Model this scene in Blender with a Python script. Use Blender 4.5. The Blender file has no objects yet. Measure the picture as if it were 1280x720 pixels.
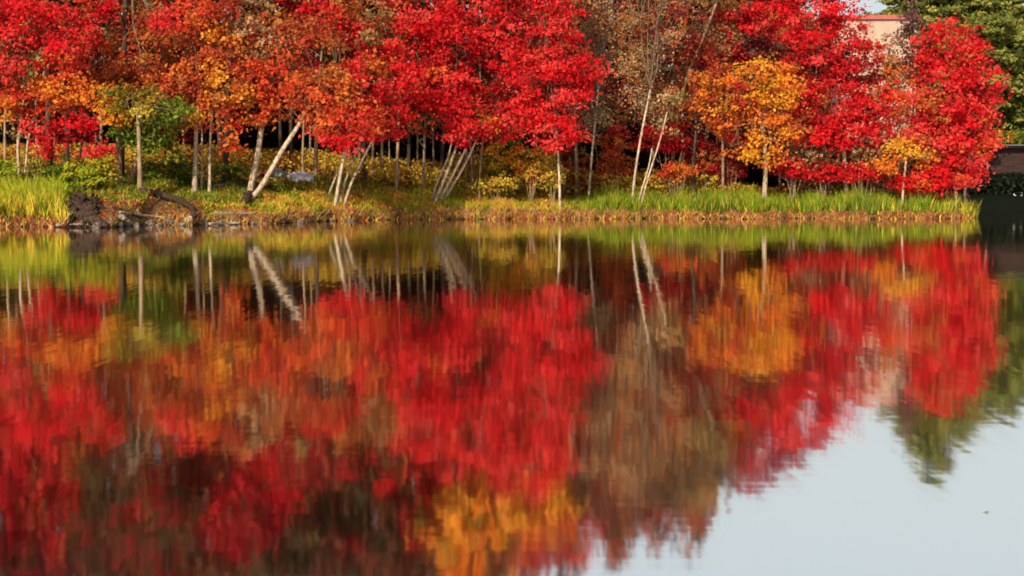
import bpy, math
import numpy as np
from mathutils import Vector

rng = np.random.default_rng(11)
C = bpy.context.scene.collection
scene = bpy.context.scene
PI = math.pi

# ------------------------------------------------------------------ camera model
F = 2030.0                    # focal length in pixels of a 1280 wide frame
CAM_H = 1.7
HOR = 236.0                   # eye level row
PITCH = math.atan((360 - HOR) / F)

def ray(px, py):
    x = (px - 640) / F
    u = (360 - py) / F
    c, s = math.cos(PITCH), math.sin(PITCH)
    return np.array([x, c + u * s, -s + u * c])

def at(px, py, D):            # point at depth D seen at a given place of the frame
    r = ray(px, py)
    return np.array([r[0] * D / r[1], D, CAM_H + r[2] * D / r[1]])

def on_water(px, py):
    r = ray(px, py)
    t = -CAM_H / r[2]
    return np.array([r[0] * t, r[1] * t, 0.0])

def mpp(D):                   # metres per pixel at depth D
    return D / F

# ------------------------------------------------------------------ terrain
SHORE = [(-900, 291), (-200, 286), (0, 283.5), (80, 284), (135, 284.5), (180, 281.5), (240, 281.5),
         (300, 280), (340, 279.5), (400, 277), (470, 275), (520, 274.5), (640, 274), (740, 274),
         (820, 273), (930, 274), (1000, 273), (1100, 274), (1228, 272.6)]
_sp = np.array([on_water(*p) for p in SHORE])
TIPX = _sp[-1, 0]
FARY = 121.0

def shore_y(X):
    base = np.interp(X, _sp[:, 0], _sp[:, 1])
    return base + 0.35 * np.sin(X * 1.7) + 0.25 * np.sin(X * 3.9 + 1) + 0.12 * np.sin(X * 9.1 + 2)

def vnoise(x, y, z=0.0, sc=1.0, seed=0.0):
    x, y, z = x * sc, y * sc, z * sc
    return (np.sin(1.7 * x + 1.3 * y + seed) + np.sin(2.3 * y - 1.1 * z + 2.1 * seed + 1)
            + np.sin(1.9 * z + 0.7 * x + 3.3 * seed) + np.sin(3.7 * x - 2.9 * z + seed * 1.9)
            + np.sin(3.1 * y + 2.6 * x + 0.5 * seed)) / 5.0

def smin(a, b, k):
    h = np.clip(0.5 + 0.5 * (b - a) / k, 0, 1)
    return b * (1 - h) + a * h - k * h * (1 - h)

def land_s(X, Y):
    s1 = Y - shore_y(X)
    s2 = TIPX + 0.02 * (Y - 94) - X + 0.3 * np.sin(Y * 1.3)
    return smin(s1, s2, 2.5)

def ground_z(X, Y):
    X = np.asarray(X, float); Y = np.asarray(Y, float)
    s = land_s(X, Y)
    t = np.clip((X + 3) / 10, 0, 1)          # lower bank to the right
    slope = 0.19 * (1 - t) + 0.085 * t
    zmax = 3.6 * (1 - t) + 1.7 * t
    sp = np.maximum(s, 0)
    z1 = 0.2 * (1 - np.exp(-sp / 0.4)) + zmax * (1 - np.exp(-slope * sp / zmax))
    z1 += (0.12 * vnoise(X, Y, 0, 0.5, 1) + 0.05 * vnoise(X, Y, 0, 1.6, 2)) * np.clip(s / 2, 0, 1)
    z1 = np.where(s < 0, np.maximum(-0.9, 0.3 * s), z1)
    sf = Y - FARY - 0.6 * np.sin(X * 0.3)
    z2 = np.where(sf > 0, 2.3 * (1 - np.exp(-np.maximum(sf, 0) * 0.5)), np.maximum(-0.9, 0.3 * sf))
    sn = -1.5 - Y                            # the near shore the viewer stands on
    z3 = np.where(sn > 0, 0.5 * (1 - np.exp(-np.maximum(sn, 0) * 0.3)), np.maximum(-0.9, 0.3 * sn))
    return np.maximum(np.maximum(z1, z2), z3)

def gz(x, y):
    return float(ground_z(np.array([x]), np.array([y]))[0])

def on_ground(px, py):       # where a line of sight meets the bank
    D = np.arange(70, 118, .04)
    r = ray(px, py); X = r[0] * D / r[1]; Z = CAM_H + r[2] * D / r[1]
    hit = np.nonzero(Z <= np.maximum(ground_z(X, D), 0.0))[0]
    k = hit[0] if len(hit) else len(D) - 1
    return np.array([X[k], D[k], max(Z[k], 0.0)])

# ------------------------------------------------------------------ materials
def new_mat(name):
    m = bpy.data.materials.new(name); m.use_nodes = True
    nt = m.node_tree; nt.nodes.clear()
    return m, nt, nt.nodes.new, nt.links.new

def leaf_mat(name, trans=0.35, rough=0.6, spec=0.15):
    m, nt, N, L = new_mat(name)
    out = N('ShaderNodeOutputMaterial')
    a = N('ShaderNodeAttribute'); a.attribute_name = 'Col'
    geo = N('ShaderNodeNewGeometry')
    nz = N('ShaderNodeTexNoise'); nz.inputs['Scale'].default_value = 2.5; nz.inputs['Detail'].default_value = 3
    L(geo.outputs['Position'], nz.inputs['Vector'])
    mr = N('ShaderNodeMapRange'); mr.inputs[1].default_value = 0.3; mr.inputs[2].default_value = 0.7
    mr.inputs[3].default_value = 0.7; mr.inputs[4].default_value = 1.15
    L(nz.outputs['Fac'], mr.inputs[0])
    mx = N('ShaderNodeMix'); mx.data_type = 'RGBA'; mx.blend_type = 'MULTIPLY'; mx.inputs[0].default_value = 1
    L(a.outputs['Color'], mx.inputs[6]); L(mr.outputs[0], mx.inputs[7])
    p = N('ShaderNodeBsdfPrincipled')
    p.inputs['Roughness'].default_value = rough
    p.inputs['Specular IOR Level'].default_value = spec
    L(mx.outputs[2], p.inputs['Base Color'])
    t = N('ShaderNodeBsdfTranslucent'); L(mx.outputs[2], t.inputs['Color'])
    s = N('ShaderNodeMixShader'); s.inputs[0].default_value = trans
    L(p.outputs[0], s.inputs[1]); L(t.outputs[0], s.inputs[2]); L(s.outputs[0], out.inputs[0])
    return m

def noise_mat(name, c1, c2, scale=(3, 3, 3), rough=0.9, c3=None, bump=0.3, detail=6):
    m, nt, N, L = new_mat(name)
    out = N('ShaderNodeOutputMaterial'); p = N('ShaderNodeBsdfPrincipled')
    p.inputs['Roughness'].default_value = rough; p.inputs['Specular IOR Level'].default_value = 0.2
    geo = N('ShaderNodeNewGeometry'); mp = N('ShaderNodeMapping'); mp.inputs['Scale'].default_value = scale
    L(geo.outputs['Position'], mp.inputs['Vector'])
    nz = N('ShaderNodeTexNoise'); nz.inputs['Scale'].default_value = 1; nz.inputs['Detail'].default_value = detail
    nz.inputs['Roughness'].default_value = 0.65
    L(mp.outputs[0], nz.inputs['Vector'])
    r = N('ShaderNodeValToRGB'); e = r.color_ramp.elements
    e[0].position = 0.35; e[0].color = (*c1, 1); e[1].position = 0.66; e[1].color = (*c2, 1)
    if c3:
        k = e.new(0.5); k.color = (*c3, 1)
    L(nz.outputs['Fac'], r.inputs[0]); L(r.outputs[0], p.inputs['Base Color'])
    b = N('ShaderNodeBump'); b.inputs['Strength'].default_value = bump; b.inputs['Distance'].default_value = 0.03
    L(nz.outputs['Fac'], b.inputs['Height']); L(b.outputs[0], p.inputs['Normal'])
    L(p.outputs[0], out.inputs[0])
    return m

M_LEAF = leaf_mat('autumn_leaf', 0.4)
M_NEEDLE = leaf_mat('pine_needle', 0.15)
M_GRASS = leaf_mat('grass_blade', 0.3)
M_BARK = noise_mat('pale_bark', (0.10, 0.07, 0.045), (0.62, 0.49, 0.34), (11, 11, 4), c3=(0.44, 0.33, 0.21))
M_BARK_TAN = noise_mat('tan_bark', (0.15, 0.09, 0.05), (0.42, 0.29, 0.17), (9, 9, 2.0), c3=(0.30, 0.2, 0.11))
M_LIMB = noise_mat('limb_bark', (0.07, 0.045, 0.03), (0.22, 0.15, 0.09), (9, 9, 2.0))
M_BARK_DIM = noise_mat('dim_bark', (0.10, 0.065, 0.04), (0.40, 0.28, 0.17), (9, 9, 2.0))
M_BARK_DARK = noise_mat('dark_bark', (0.02, 0.016, 0.012), (0.09, 0.06, 0.04), (8, 8, 2.0))
M_LOG = noise_mat('weathered_log', (0.12, 0.08, 0.05), (0.45, 0.35, 0.25), (3, 9, 9))
M_LOG_DARK = noise_mat('dark_wood_hollow_shade', (0.010, 0.006, 0.005), (0.10, 0.055, 0.032), (9, 9, 9), bump=.8)  # dark logs; its near black also paints the shade of the bank hollow
M_ROCK = noise_mat('pale_rock', (0.4, 0.37, 0.33), (0.85, 0.82, 0.78), (4, 4, 4))
M_ROCK_G = noise_mat('mossy_rock', (0.10, 0.12, 0.06), (0.36, 0.36, 0.28), (4, 4, 4))
M_STONE = noise_mat('wet_stone', (0.04, 0.03, 0.022), (0.26, 0.20, 0.14), (7, 7, 7), c3=(0.13, 0.10, 0.07))
M_WALL_BROWN = noise_mat('brown_boards', (0.028, 0.014, 0.012), (0.06, 0.03, 0.026), (0.6, 0.6, 9))
M_BLACK = noise_mat('dark_plinth', (0.006, 0.006, 0.006), (0.015, 0.013, 0.012), (3, 3, 3))
M_TRIM = noise_mat('grey_trim', (0.12, 0.12, 0.12), (0.2, 0.2, 0.2), (3, 3, 3))
M_PEACH = noise_mat('hazy_peach_render', (0.44, 0.30, 0.22), (0.54, 0.39, 0.29), (0.9, 0.9, 0.35))  # peach wall, paled and muted in the colour for distance haze
M_REDROOF = noise_mat('red_roof', (0.40, 0.10, 0.08), (0.52, 0.15, 0.12), (2, 2, 2))
M_WHITE = noise_mat('white_paint', (0.7, 0.7, 0.68), (0.82, 0.82, 0.8), (5, 5, 5))

# ------------------------------------------------------------------ mesh helpers
def link(name, me, mat, parent=None, loc=(0, 0, 0)):
    o = bpy.data.objects.new(name, me); C.objects.link(o)
    if mat: me.materials.append(mat)
    if parent is not None: o.parent = parent
    o.location = loc
    return o

def tag(o, label=None, cat=None, group=None, kind=None):
    if label: o['label'] = label
    if cat: o['category'] = cat
    if group: o['group'] = group
    if kind: o['kind'] = kind
    return o

def thing(name, label, cat, loc, group=None):
    o = bpy.data.objects.new(name, None); C.objects.link(o)
    o.location = [float(v) for v in loc]; o.empty_display_size = 0.3
    return tag(o, label, cat, group)

def kites(base, axis, side, col, mid=0.45, bend=None):
    """many small pointed leaves / blades as one mesh"""
    n = len(base)
    v = np.empty((n, 4, 3), np.float32)
    m = base + mid * axis
    if bend is not None: m = m + bend
    v[:, 0] = base; v[:, 1] = m + side; v[:, 2] = base + axis; v[:, 3] = m - side
    me = bpy.data.meshes.new('foliage')
    me.vertices.add(4 * n); me.vertices.foreach_set('co', v.ravel())
    me.loops.add(4 * n); me.loops.foreach_set('vertex_index', np.arange(4 * n, dtype=np.int32))
    me.polygons.add(n)
    me.polygons.foreach_set('loop_start', np.arange(0, 4 * n, 4, dtype=np.int32))
    me.polygons.foreach_set('loop_total', np.full(n, 4, np.int32))
    at_ = me.color_attributes.new('Col', 'FLOAT_COLOR', 'CORNER')
    cc = np.ones((n, 4, 4), np.float32); cc[:, :, :3] = col[:, None, :]
    at_.data.foreach_set('color', cc.ravel())
    me.update(); me.validate()
    return me

def unit(v):
    return v / np.maximum(np.linalg.norm(v, axis=-1, keepdims=True), 1e-9)

SUNV = unit(np.array([-0.36, -0.84, 0.47]))

class Leaves:
    def __init__(self): self.b, self.a, self.s, self.c, self.d = [], [], [], [], []
    def add(self, pos, nrm, size, col, ratio=0.36):
        n = len(pos)
        t = unit(np.cross(nrm, unit(rng.normal(size=(n, 3)))))
        w = np.cross(nrm, t)
        size = np.broadcast_to(size, (n,))[:, None]
        self.b.append(pos - t * size * 0.5); self.a.append(t * size); self.s.append(w * size * ratio)
        self.c.append(col); self.d.append(nrm * size * rng.uniform(-0.14, 0.14, (n, 1)))
    def mesh(self, off):
        b = np.concatenate(self.b) - off
        return kites(b, np.concatenate(self.a), np.concatenate(self.s), np.concatenate(self.c), 0.45, np.concatenate(self.d))

PAL = {
 'red':   [(0.80, 0.016, 0.020), (0.70, 0.012, 0.016), (0.86, 0.060, 0.050), (0.60, 0.012, 0.014)],
 'crim':  [(0.40, 0.008, 0.014), (0.30, 0.010, 0.012), (0.48, 0.012, 0.018), (0.22, 0.02, 0.012)],
 'orred': [(0.78, 0.075, 0.022), (0.74, 0.13, 0.028), (0.66, 0.045, 0.02), (0.78, 0.20, 0.035)],
 'rust':  [(0.52, 0.085, 0.024), (0.48, 0.13, 0.030), (0.40, 0.045, 0.018), (0.56, 0.19, 0.04)],
 'or':    [(0.82, 0.25, 0.024), (0.78, 0.18, 0.022), (0.82, 0.34, 0.034), (0.68, 0.16, 0.022)],
 'yel':   [(0.84, 0.36, 0.022), (0.82, 0.29, 0.020), (0.82, 0.40, 0.032), (0.74, 0.22, 0.020)],
 'ochre': [(0.74, 0.48, 0.06), (0.68, 0.40, 0.045), (0.62, 0.46, 0.05), (0.76, 0.40, 0.06)],
 'ygr':   [(0.36, 0.28, 0.025), (0.20, 0.20, 0.018), (0.42, 0.24, 0.025), (0.12, 0.14, 0.014)],
 'green': [(0.14, 0.20, 0.016), (0.20, 0.25, 0.02), (0.09, 0.14, 0.012), (0.27, 0.28, 0.02)],
 'lime':  [(0.33, 0.40, 0.018), (0.44, 0.45, 0.02), (0.24, 0.33, 0.014), (0.52, 0.43, 0.025)],
 'brown': [(0.60, 0.38, 0.17), (0.50, 0.31, 0.12), (0.58, 0.26, 0.11), (0.36, 0.19, 0.08)],
 'olive': [(0.40, 0.27, 0.075), (0.32, 0.24, 0.06), (0.44, 0.23, 0.08), (0.22, 0.15, 0.04)],
 'tan':   [(0.46, 0.26, 0.12), (0.50, 0.22, 0.10), (0.40, 0.26, 0.12), (0.46, 0.16, 0.07)],
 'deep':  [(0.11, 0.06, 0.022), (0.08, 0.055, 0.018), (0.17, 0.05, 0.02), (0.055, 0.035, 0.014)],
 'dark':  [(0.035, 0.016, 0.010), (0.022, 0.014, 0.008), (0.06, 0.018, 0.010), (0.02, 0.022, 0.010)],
 'pine':  [(0.22, 0.22, 0.036), (0.15, 0.165, 0.027), (0.34, 0.31, 0.055), (0.09, 0.11, 0.02)],
 'hedge': [(0.012, 0.022, 0.008), (0.008, 0.014, 0.006), (0.02, 0.03, 0.01), (0.006, 0.01, 0.005)],
 'peach': [(0.62, 0.26, 0.09), (0.60, 0.20, 0.07), (0.58, 0.32, 0.12), (0.60, 0.14, 0.05)],
 'plum':  [(0.20, 0.08, 0.07), (0.26, 0.12, 0.10), (0.14, 0.06, 0.05), (0.22, 0.13, 0.07)],
}

def blob(L, c, r, pal, dens=1.0, leaf=0.2, clump=0.55, per=26, mix=None, upbias=0.5, flat=0.55):
    """leaf clumps spread through an ellipsoid, denser at its skin, with gaps"""
    a, b, h = r
    if pal == 'red' and mix is None: mix = [('crim', 0.3), ('orred', 0.15), ('crim', 0.2), ('rust', 0.08)][rng.integers(0, 4)]
    area = (((a * b) ** 1.6 + (a * h) ** 1.6 + (b * h) ** 1.6) / 3) ** (1 / 1.6)
    n = max(6, int(dens * 5.6 * area / clump ** 2))
    d = unit(rng.normal(size=(n, 3)))
    seed = rng.uniform(0, 20)
    rad = rng.uniform(0.25, 1.0, (n, 1)) ** 0.45
    lump = 1 + 0.20 * vnoise(d[:, 0], d[:, 1], d[:, 2], 2.6, seed)[:, None] + rng.normal(0, 0.05, (n, 1))
    p = np.array(c) + d * rad * lump * np.array(r)
    keep = vnoise(p[:, 0], p[:, 1], p[:, 2], 0.75, seed) + rng.normal(0, 0.25, n) > -0.48
    p, d = p[keep], d[keep]; n = len(p)
    low = vnoise(p[:, 0], p[:, 1], p[:, 2], 0.55, seed + 4) + rng.normal(0, 0.22, n)
    pal_c = np.array(PAL[pal])
    ci = np.clip(((low + 0.75) / 1.5 * 4).astype(int), 0, 3)
    cc = pal_c[ci]
    if mix:
        other = np.array(PAL[mix[0]])
        q = (vnoise(p[:, 0], p[:, 1], p[:, 2], 0.5, seed + 9) * 1.1 + 0.5 + rng.normal(0, 0.15, n)) < mix[1]
        cc = np.where(q[:, None], other[rng.integers(0, 4, n)], cc)
    k = rng.integers(int(per * 0.6), int(per * 1.4), n)
    idx = np.repeat(np.arange(n), k); m = len(idx)
    csz = (clump * rng.uniform(0.7, 1.35, n))[idx][:, None]
    loc = rng.normal(size=(m, 3)) * 0.55; loc[:, 2] *= flat
    pos = p[idx] + loc * csz
    pos[:, 2] -= 0.12 * (loc[:, 0] ** 2 + loc[:, 1] ** 2) * csz[:, 0]
    nr = unit(rng.normal(size=(m, 3)) * 0.8 + d[idx] * 0.45 + np.array([0, 0, upbias * .7]) + SUNV * 0.7)
    colr = cc[idx] * rng.uniform(0.72, 1.18, (m, 1)) + rng.normal(0, 0.012, (m, 3)) * np.array([1, 0.5, 0.15])
    L.add(pos, nr, leaf * rng.uniform(0.5, 1.6, m), np.clip(colr, 0.004, 0.86))

def tubes(paths, sides=8, dark_from=None):
    """tapered limbs: list of (points, radii) joined in one mesh"""
    V, Fc, MI = [], [], []
    for pi, (pts, rad) in enumerate(paths):
        f0 = len(Fc)
        pts = np.asarray(pts, float); rad = np.asarray(rad, float)
        # resample smoothly
        t = np.linspace(0, 1, len(pts)); k = max(4, len(pts) * 3)
        tt = np.linspace(0, 1, k)
        P = np.stack([np.interp(tt, t, pts[:, i]) for i in range(3)], 1)
        if len(pts) > 2:
            for _ in range(2): P[1:-1] = 0.25 * P[:-2] + 0.5 * P[1:-1] + 0.25 * P[2:]
        R = np.interp(tt, t, rad)
        T = unit(np.gradient(P, axis=0))
        ref = np.array([0.31, 0.95, 0.05])
        U = unit(np.cross(T, ref)); W = np.cross(T, U)
        b0 = sum(len(x) for x in V)
        ang = np.linspace(0, 2 * PI, sides, endpoint=False)
        ring = P[:, None] + R[:, None, None] * (np.cos(ang)[None, :, None] * U[:, None] + np.sin(ang)[None, :, None] * W[:, None]) * (1 + 0.10 * np.sin(3 * ang + 1.3)[None, :, None])
        V.append(ring.reshape(-1, 3))
        for i in range(k - 1):
            for j in range(sides):
                j2 = (j + 1) % sides
                Fc.append((b0 + i * sides + j, b0 + i * sides + j2, b0 + (i + 1) * sides + j2, b0 + (i + 1) * sides + j))
        Fc.append(tuple(b0 + (k - 1) * sides + j for j in range(sides)))
        Fc.append(tuple(b0 + j for j in reversed(range(sides))))
        MI += [1 if dark_from is not None and pi >= dark_from else 0] * (len(Fc) - f0)
    me = bpy.data.meshes.new('limbs')
    me.from_pydata(np.concatenate(V).tolist(), [], Fc)
    me.polygons.foreach_set('material_index', np.array(MI, np.int32))
    me.polygons.foreach_set('use_smooth', np.ones(len(me.polygons), bool)); me.update()
    return me

def wob(a, b, n=4, amp=0.25):
    a, b = np.asarray(a), np.asarray(b)
    t = np.linspace(0, 1, n)[:, None]
    P = a + (b - a) * t
    P[1:-1] += rng.normal(0, amp, (n - 2, 3))
    return P

# ------------------------------------------------------------------ trees
def tree(name, label, cat, D, trunks, blobs, group=None, bark=None, leaf=0.18, per=44, twig=0.6, clump=0.55, base_y=None):
    """trunks: list of (pixel polyline from the base up, base width px, dD); blobs: (px, py, rx, ry, dD, palette, dens[, mix])"""
    k = mpp(D)
    b0 = trunks[0]
    p0 = at(b0[0][0][0], b0[0][0][1], D + (b0[2] if len(b0) > 2 else 0))
    base = np.array([p0[0], p0[1], gz(p0[0], p0[1]) - 0.05])
    root = thing(name, label, cat, base, group)
    L = Leaves(); tops = []
    cen = []
    for bl in blobs:
        px, py, rx, ry, dd, pal, dens = bl[:7]
        c = at(px, py, D + dd); r = (rx * k, min(rx, ry * 1.3) * k * 0.9, ry * k)
        cen.append((c, r))
        blob(L, c, r, pal, dens, leaf=leaf, per=per, mix=bl[7] if len(bl) > 7 else None, clump=clump)
    link('crown', L.mesh(base), M_LEAF, root)
    paths = []
    for tr in trunks:
        pts, w = tr[0], tr[1]; dd = tr[2] if len(tr) > 2 else 0
        P = [at(x, y, D + dd) for x, y in pts]
        gb = gz(P[0][0], P[0][1])
        low = P[0].copy(); low[2] = gb - 0.2
        if P[0][2] > gb - 0.2: P = [low] + P
        else: P[0] = low
        R = np.linspace(1.0, 0.62, len(P)) * w * k / 2; R[0] *= 1.25
        paths.append([P, R]); tops.append((P[-1], R[-1]))
    lists = [[(p, r)] for p, r in paths]
    for c, r in cen:
        j = int(np.argmin([np.linalg.norm((c - t)[:2]) for t, _ in tops]))
        t0, r0 = tops[j]
        # the limb leaves the leader at a height below the blob
        lim = wob(t0, c, 5, 0.18 * min(1.0, np.linalg.norm(c - t0) / 4))
        rr = np.linspace(min(r0 * 0.6, 0.09), 0.02, 5)
        lists[j].append((lim, rr))
        for _ in range(int(6 * twig)):
            d = unit(rng.normal(size=3) + np.array([0, -0.2, 0.4]))
            st = lim[rng.integers(2, 5)]
            e = c + d * np.array(r) * 0.9
            lists[j].append((wob(st, e, 4, 0.15), np.linspace(0.022, 0.007, 4)))
    for l in lists:
        t = link('trunk', tubes([(np.asarray(p) - base, r) for p, r in l], dark_from=1), bark or M_BARK, root)
        t.data.materials.append(M_LIMB)
    return root

T = tree
# ---- left end
T('maple_tree', 'red maple at the far left with two thin pale stems and orange lower leaves', 'tree', 84,
  [([(24, 232), (23, 205), (22, 175), (30, 130), (30, 60)], 5), ([(29, 230), (33, 205), (34, 175), (50, 120), (60, 60)], 3.5)],
  [(30, 30, 60, 45, 0, 'red', 1.1), (-45, 60, 60, 60, 0, 'red', 1, ('orred', .4)), (75, 70, 30, 34, -1, 'red', 1, ('orred', .35)), (20, 75, 45, 30, -1.5, 'red', .9, ('olive', .35)),
   (35, 120, 38, 26, -1, 'orred', 1.0, ('or', .5)), (82, 112, 36, 22, -2, 'orred', 1.0, ('or', .3)), (12, 148, 20, 30, 0, 'or', .8, ('brown', .3)),
   (52, 160, 18, 28, -1.5, 'orred', .9, ('red', .6)), (102, 152, 20, 16, -2.2, 'red', 1), (58, 182, 12, 14, -2, 'red', 1)])
T('maple_tree', 'small maple of orange and yellow leaves with red sprays low above the round green shrub', 'tree', 83,
  [([(98, 240), (97, 200), (110, 150), (118, 110)], 4)],
  [(128, 118, 26, 18, -1, 'or', 1, ('orred', .4)), (140, 140, 18, 16, -1.5, 'yel', 1, ('or', .4)), (120, 188, 17, 13, -1.5, 'red', 1, ('orred', .4)), (95, 130, 22, 16, 0, 'rust', .8), (100, 165, 14, 16, .5, 'crim', .5)], bark=M_BARK_DARK)
T('broadleaf_tree', 'yellow and green tree on a straight tan trunk beside a dark leaning trunk', 'tree', 80.5,
  [([(175, 265), (175, 220), (174, 180), (172, 130)], 7, 0), ([(148, 248), (150, 205), (146, 165), (160, 120)], 8, 3), ([(158, 246), (172, 200), (182, 165), (190, 130)], 4, 3)],
  [(165, 125, 28, 22, 0, 'ygr', .9, ('ochre', .4)), (200, 150, 30, 26, 1, 'ygr', .9, ('green', .45)), (195, 185, 34, 20, 2, 'green', .9, ('ygr', .4)), (160, 160, 22, 24, 2, 'green', .8, ('dark', .35)), (222, 140, 20, 20, 0, 'ochre', .8, ('green', .4))], bark=M_BARK_TAN)
T('oak_tree', 'tall rust and brown tree with gaps above the yellow and green tree', 'tree', 90,
  [([(150, 235), (152, 150), (156, 60), (158, -40)], 9)],
  [(125, 75, 45, 34, 0, 'rust', .9, ('orred', .45)), (175, 92, 45, 30, -1, 'rust', .9, ('or', .3)), (150, 20, 45, 40, 1, 'olive', .7, ('rust', .5)), (130, -50, 55, 45, 1, 'deep', .9, ('rust', .4)),
   (200, 35, 36, 26, -1.5, 'red', .8, ('rust', .5)), (180, -110, 55, 55, 1, 'deep', .9, ('crim', .3)), (120, -130, 50, 50, 2, 'deep', .9, ('crim', .3)), (115, 20, 26, 40, -1, 'orred', .8, ('red', .5))], bark=M_BARK_DARK)
T('maple_tree', 'rusty orange tree on two slim straight pale trunks standing close together', 'tree', 84,
  [([(243, 252), (244, 215), (245, 165), (250, 100)], 7), ([(262, 252), (262, 210), (263, 160), (272, 90)], 4), ([(252, 250), (252, 210), (253, 165), (250, 120)], 3, 1.5)],
  [(265, 65, 48, 42, 0, 'rust', 1, ('or', .5)), (292, 105, 42, 30, -1, 'rust', 1, ('or', .45)), (232, 112, 32, 24, -.5, 'orred', .9, ('rust', .5)), (262, 140, 36, 18, -1, 'or', .8, ('rust', .5)),
   (288, 168, 14, 22, -1, 'red', .9, ('orred', .4)), (232, 20, 40, 26, -1, 'red', .8, ('orred', .5)), (290, 15, 40, 36, 0, 'rust', .8, ('brown', .4)), (225, 165, 14, 14, 1, 'crim', .6)])
T('maple_tree', 'orange red tree with one upright and one strongly leaning thick trunk at the water', 'tree', 84,
  [([(303, 263), (318, 246), (334, 222), (352, 188), (375, 155), (398, 110)], 7.6), ([(311, 250), (315, 226), (322, 196), (328, 150), (336, 95)], 9.5, .6)],
  [(345, 100, 50, 32, -.5, 'orred', 1.05, ('rust', .35)), (400, 118, 50, 34, -1.5, 'orred', 1.0, ('rust', .35)), (440, 150, 42, 28, -1.5, 'orred', 1.05, ('red', .5)), (330, 140, 34, 16, 0, 'orred', .8, ('rust', .5)),
   (380, 55, 52, 34, 0, 'rust', .95, ('orred', .5)), (330, 50, 40, 34, .5, 'rust', .9, ('brown', .3)), (425, 180, 26, 14, -1.5, 'red', 1), (405, 160, 24, 14, -1, 'orred', .9, ('red', .5)), (455, 100, 30, 30, 0, 'red', .8, ('rust', .4))])
T('maple_tree', 'red tree rising from a low fan of four thin pale trunks', 'tree', 87.5,
  [([(419, 256), (424, 225), (431, 190), (440, 150)], 5.5), ([(430, 256), (440, 225), (462, 182), (480, 150)], 4, .5), ([(410, 245), (420, 220), (430, 200), (436, 180)], 3, 1), ([(424, 254), (435, 215), (449, 182), (455, 150)], 3.5, 1.5)],
  [(470, 150, 34, 22, 0, 'orred', .9, ('red', .5)), (420, 20, 46, 34, 1, 'red', .9, ('rust', .45)), (490, 95, 38, 34, 0, 'orred', 1, ('red', .55)), (400, -30, 50, 36, 1, 'crim', .8, ('olive', .4)), (490, 150, 26, 24, .5, 'rust', .7, ('red', .5)), (470, 40, 36, 34, .5, 'olive', .7, ('red', .5))])
T('maple_tree', 'scarlet tree above a bundle of leaning slim trunks growing from one stump', 'tree', 92.5,
  [([(541, 260), (553, 230), (567, 195), (576, 165)], 4.5), ([(545, 260), (560, 230), (578, 195), (592, 165)], 4.5, .5), ([(537, 258), (547, 225), (562, 195), (566, 165)], 3, 1), ([(550, 260), (566, 232), (582, 205), (600, 165)], 4, 1)],
  [(580, 150, 34, 32, -1, 'red', 1.1), (555, 110, 42, 34, -.5, 'red', 1.1, ('orred', .25)), (520, 65, 46, 40, 0, 'red', 1.1), (570, 45, 44, 46, 0, 'red', 1.0, ('crim', .3)), (525, 10, 50, 40, .5, 'red', 1, ('orred', .2)),
   (600, 0, 50, 50, .5, 'red', 1), (530, 145, 26, 26, .5, 'rust', .8, ('crim', .4)), (500, 120, 20, 26, .5, 'rust', .7, ('red', .4))])
T('maple_tree', 'large bright scarlet maple whose drooping crown reaches furthest toward the brown bare trees', 'tree', 92,
  [([(700, 248), (699, 215), (697, 180), (690, 110), (680, 20)], 3.5)],
  [(680, 40, 48, 56, -.5, 'red', 1.15), (690, 105, 50, 46, -1, 'red', 1.15), (722, 88, 32, 26, -1, 'red', 1.1), (692, 162, 32, 26, -1.5, 'red', 1.15), (645, 120, 40, 40, 0, 'crim', 1, ('red', .5)), (640, 50, 40, 44, 0, 'red', 1, ('crim', .4)),
   (660, -40, 56, 48, 0, 'red', 1.1, ('crim', .3)), (620, 155, 30, 22, .5, 'or', .8, ('red', .4)), (655, 145, 24, 22, -1, 'red', 1.05)])
# ---- tall trees behind, seen whole only in the reflection
T('maple_tree', 'tall crimson tree behind the far left maple, its top cut by the frame', 'tree', 97,
  [([(62, 225), (60, 120), (58, 0), (55, -80)], 8)],
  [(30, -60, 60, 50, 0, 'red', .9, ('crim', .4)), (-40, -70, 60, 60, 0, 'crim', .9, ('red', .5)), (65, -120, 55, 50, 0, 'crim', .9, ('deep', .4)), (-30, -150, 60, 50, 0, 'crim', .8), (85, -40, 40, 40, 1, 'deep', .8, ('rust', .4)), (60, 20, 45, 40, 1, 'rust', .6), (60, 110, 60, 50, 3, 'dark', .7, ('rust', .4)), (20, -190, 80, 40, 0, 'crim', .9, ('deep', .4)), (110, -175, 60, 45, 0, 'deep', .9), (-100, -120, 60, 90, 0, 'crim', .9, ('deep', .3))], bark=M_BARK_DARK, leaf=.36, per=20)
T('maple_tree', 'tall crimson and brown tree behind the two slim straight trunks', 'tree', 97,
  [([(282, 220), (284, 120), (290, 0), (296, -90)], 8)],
  [(270, -40, 55, 45, 0, 'crim', .9, ('deep', .4)), (340, -60, 55, 50, 0, 'red', .9, ('crim', .5)), (300, -120, 60, 50, 0, 'crim', .9, ('red', .3)), (230, -90, 45, 50, 1, 'deep', .8, ('crim', .4)), (360, 10, 50, 40, 1, 'rust', .8, ('crim', .4)), (240, 60, 60, 50, 2, 'rust', .6, ('deep', .4)), (270, 110, 60, 40, 3, 'rust', .6, ('dark', .4)), (300, -185, 60, 40, 0, 'deep', .8), (200, -175, 60, 50, 0, 'deep', .9, ('crim', .3)), (370, -150, 50, 50, 0, 'deep', .9, ('crim', .5))], bark=M_BARK_DARK, leaf=.36, per=20)
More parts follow.
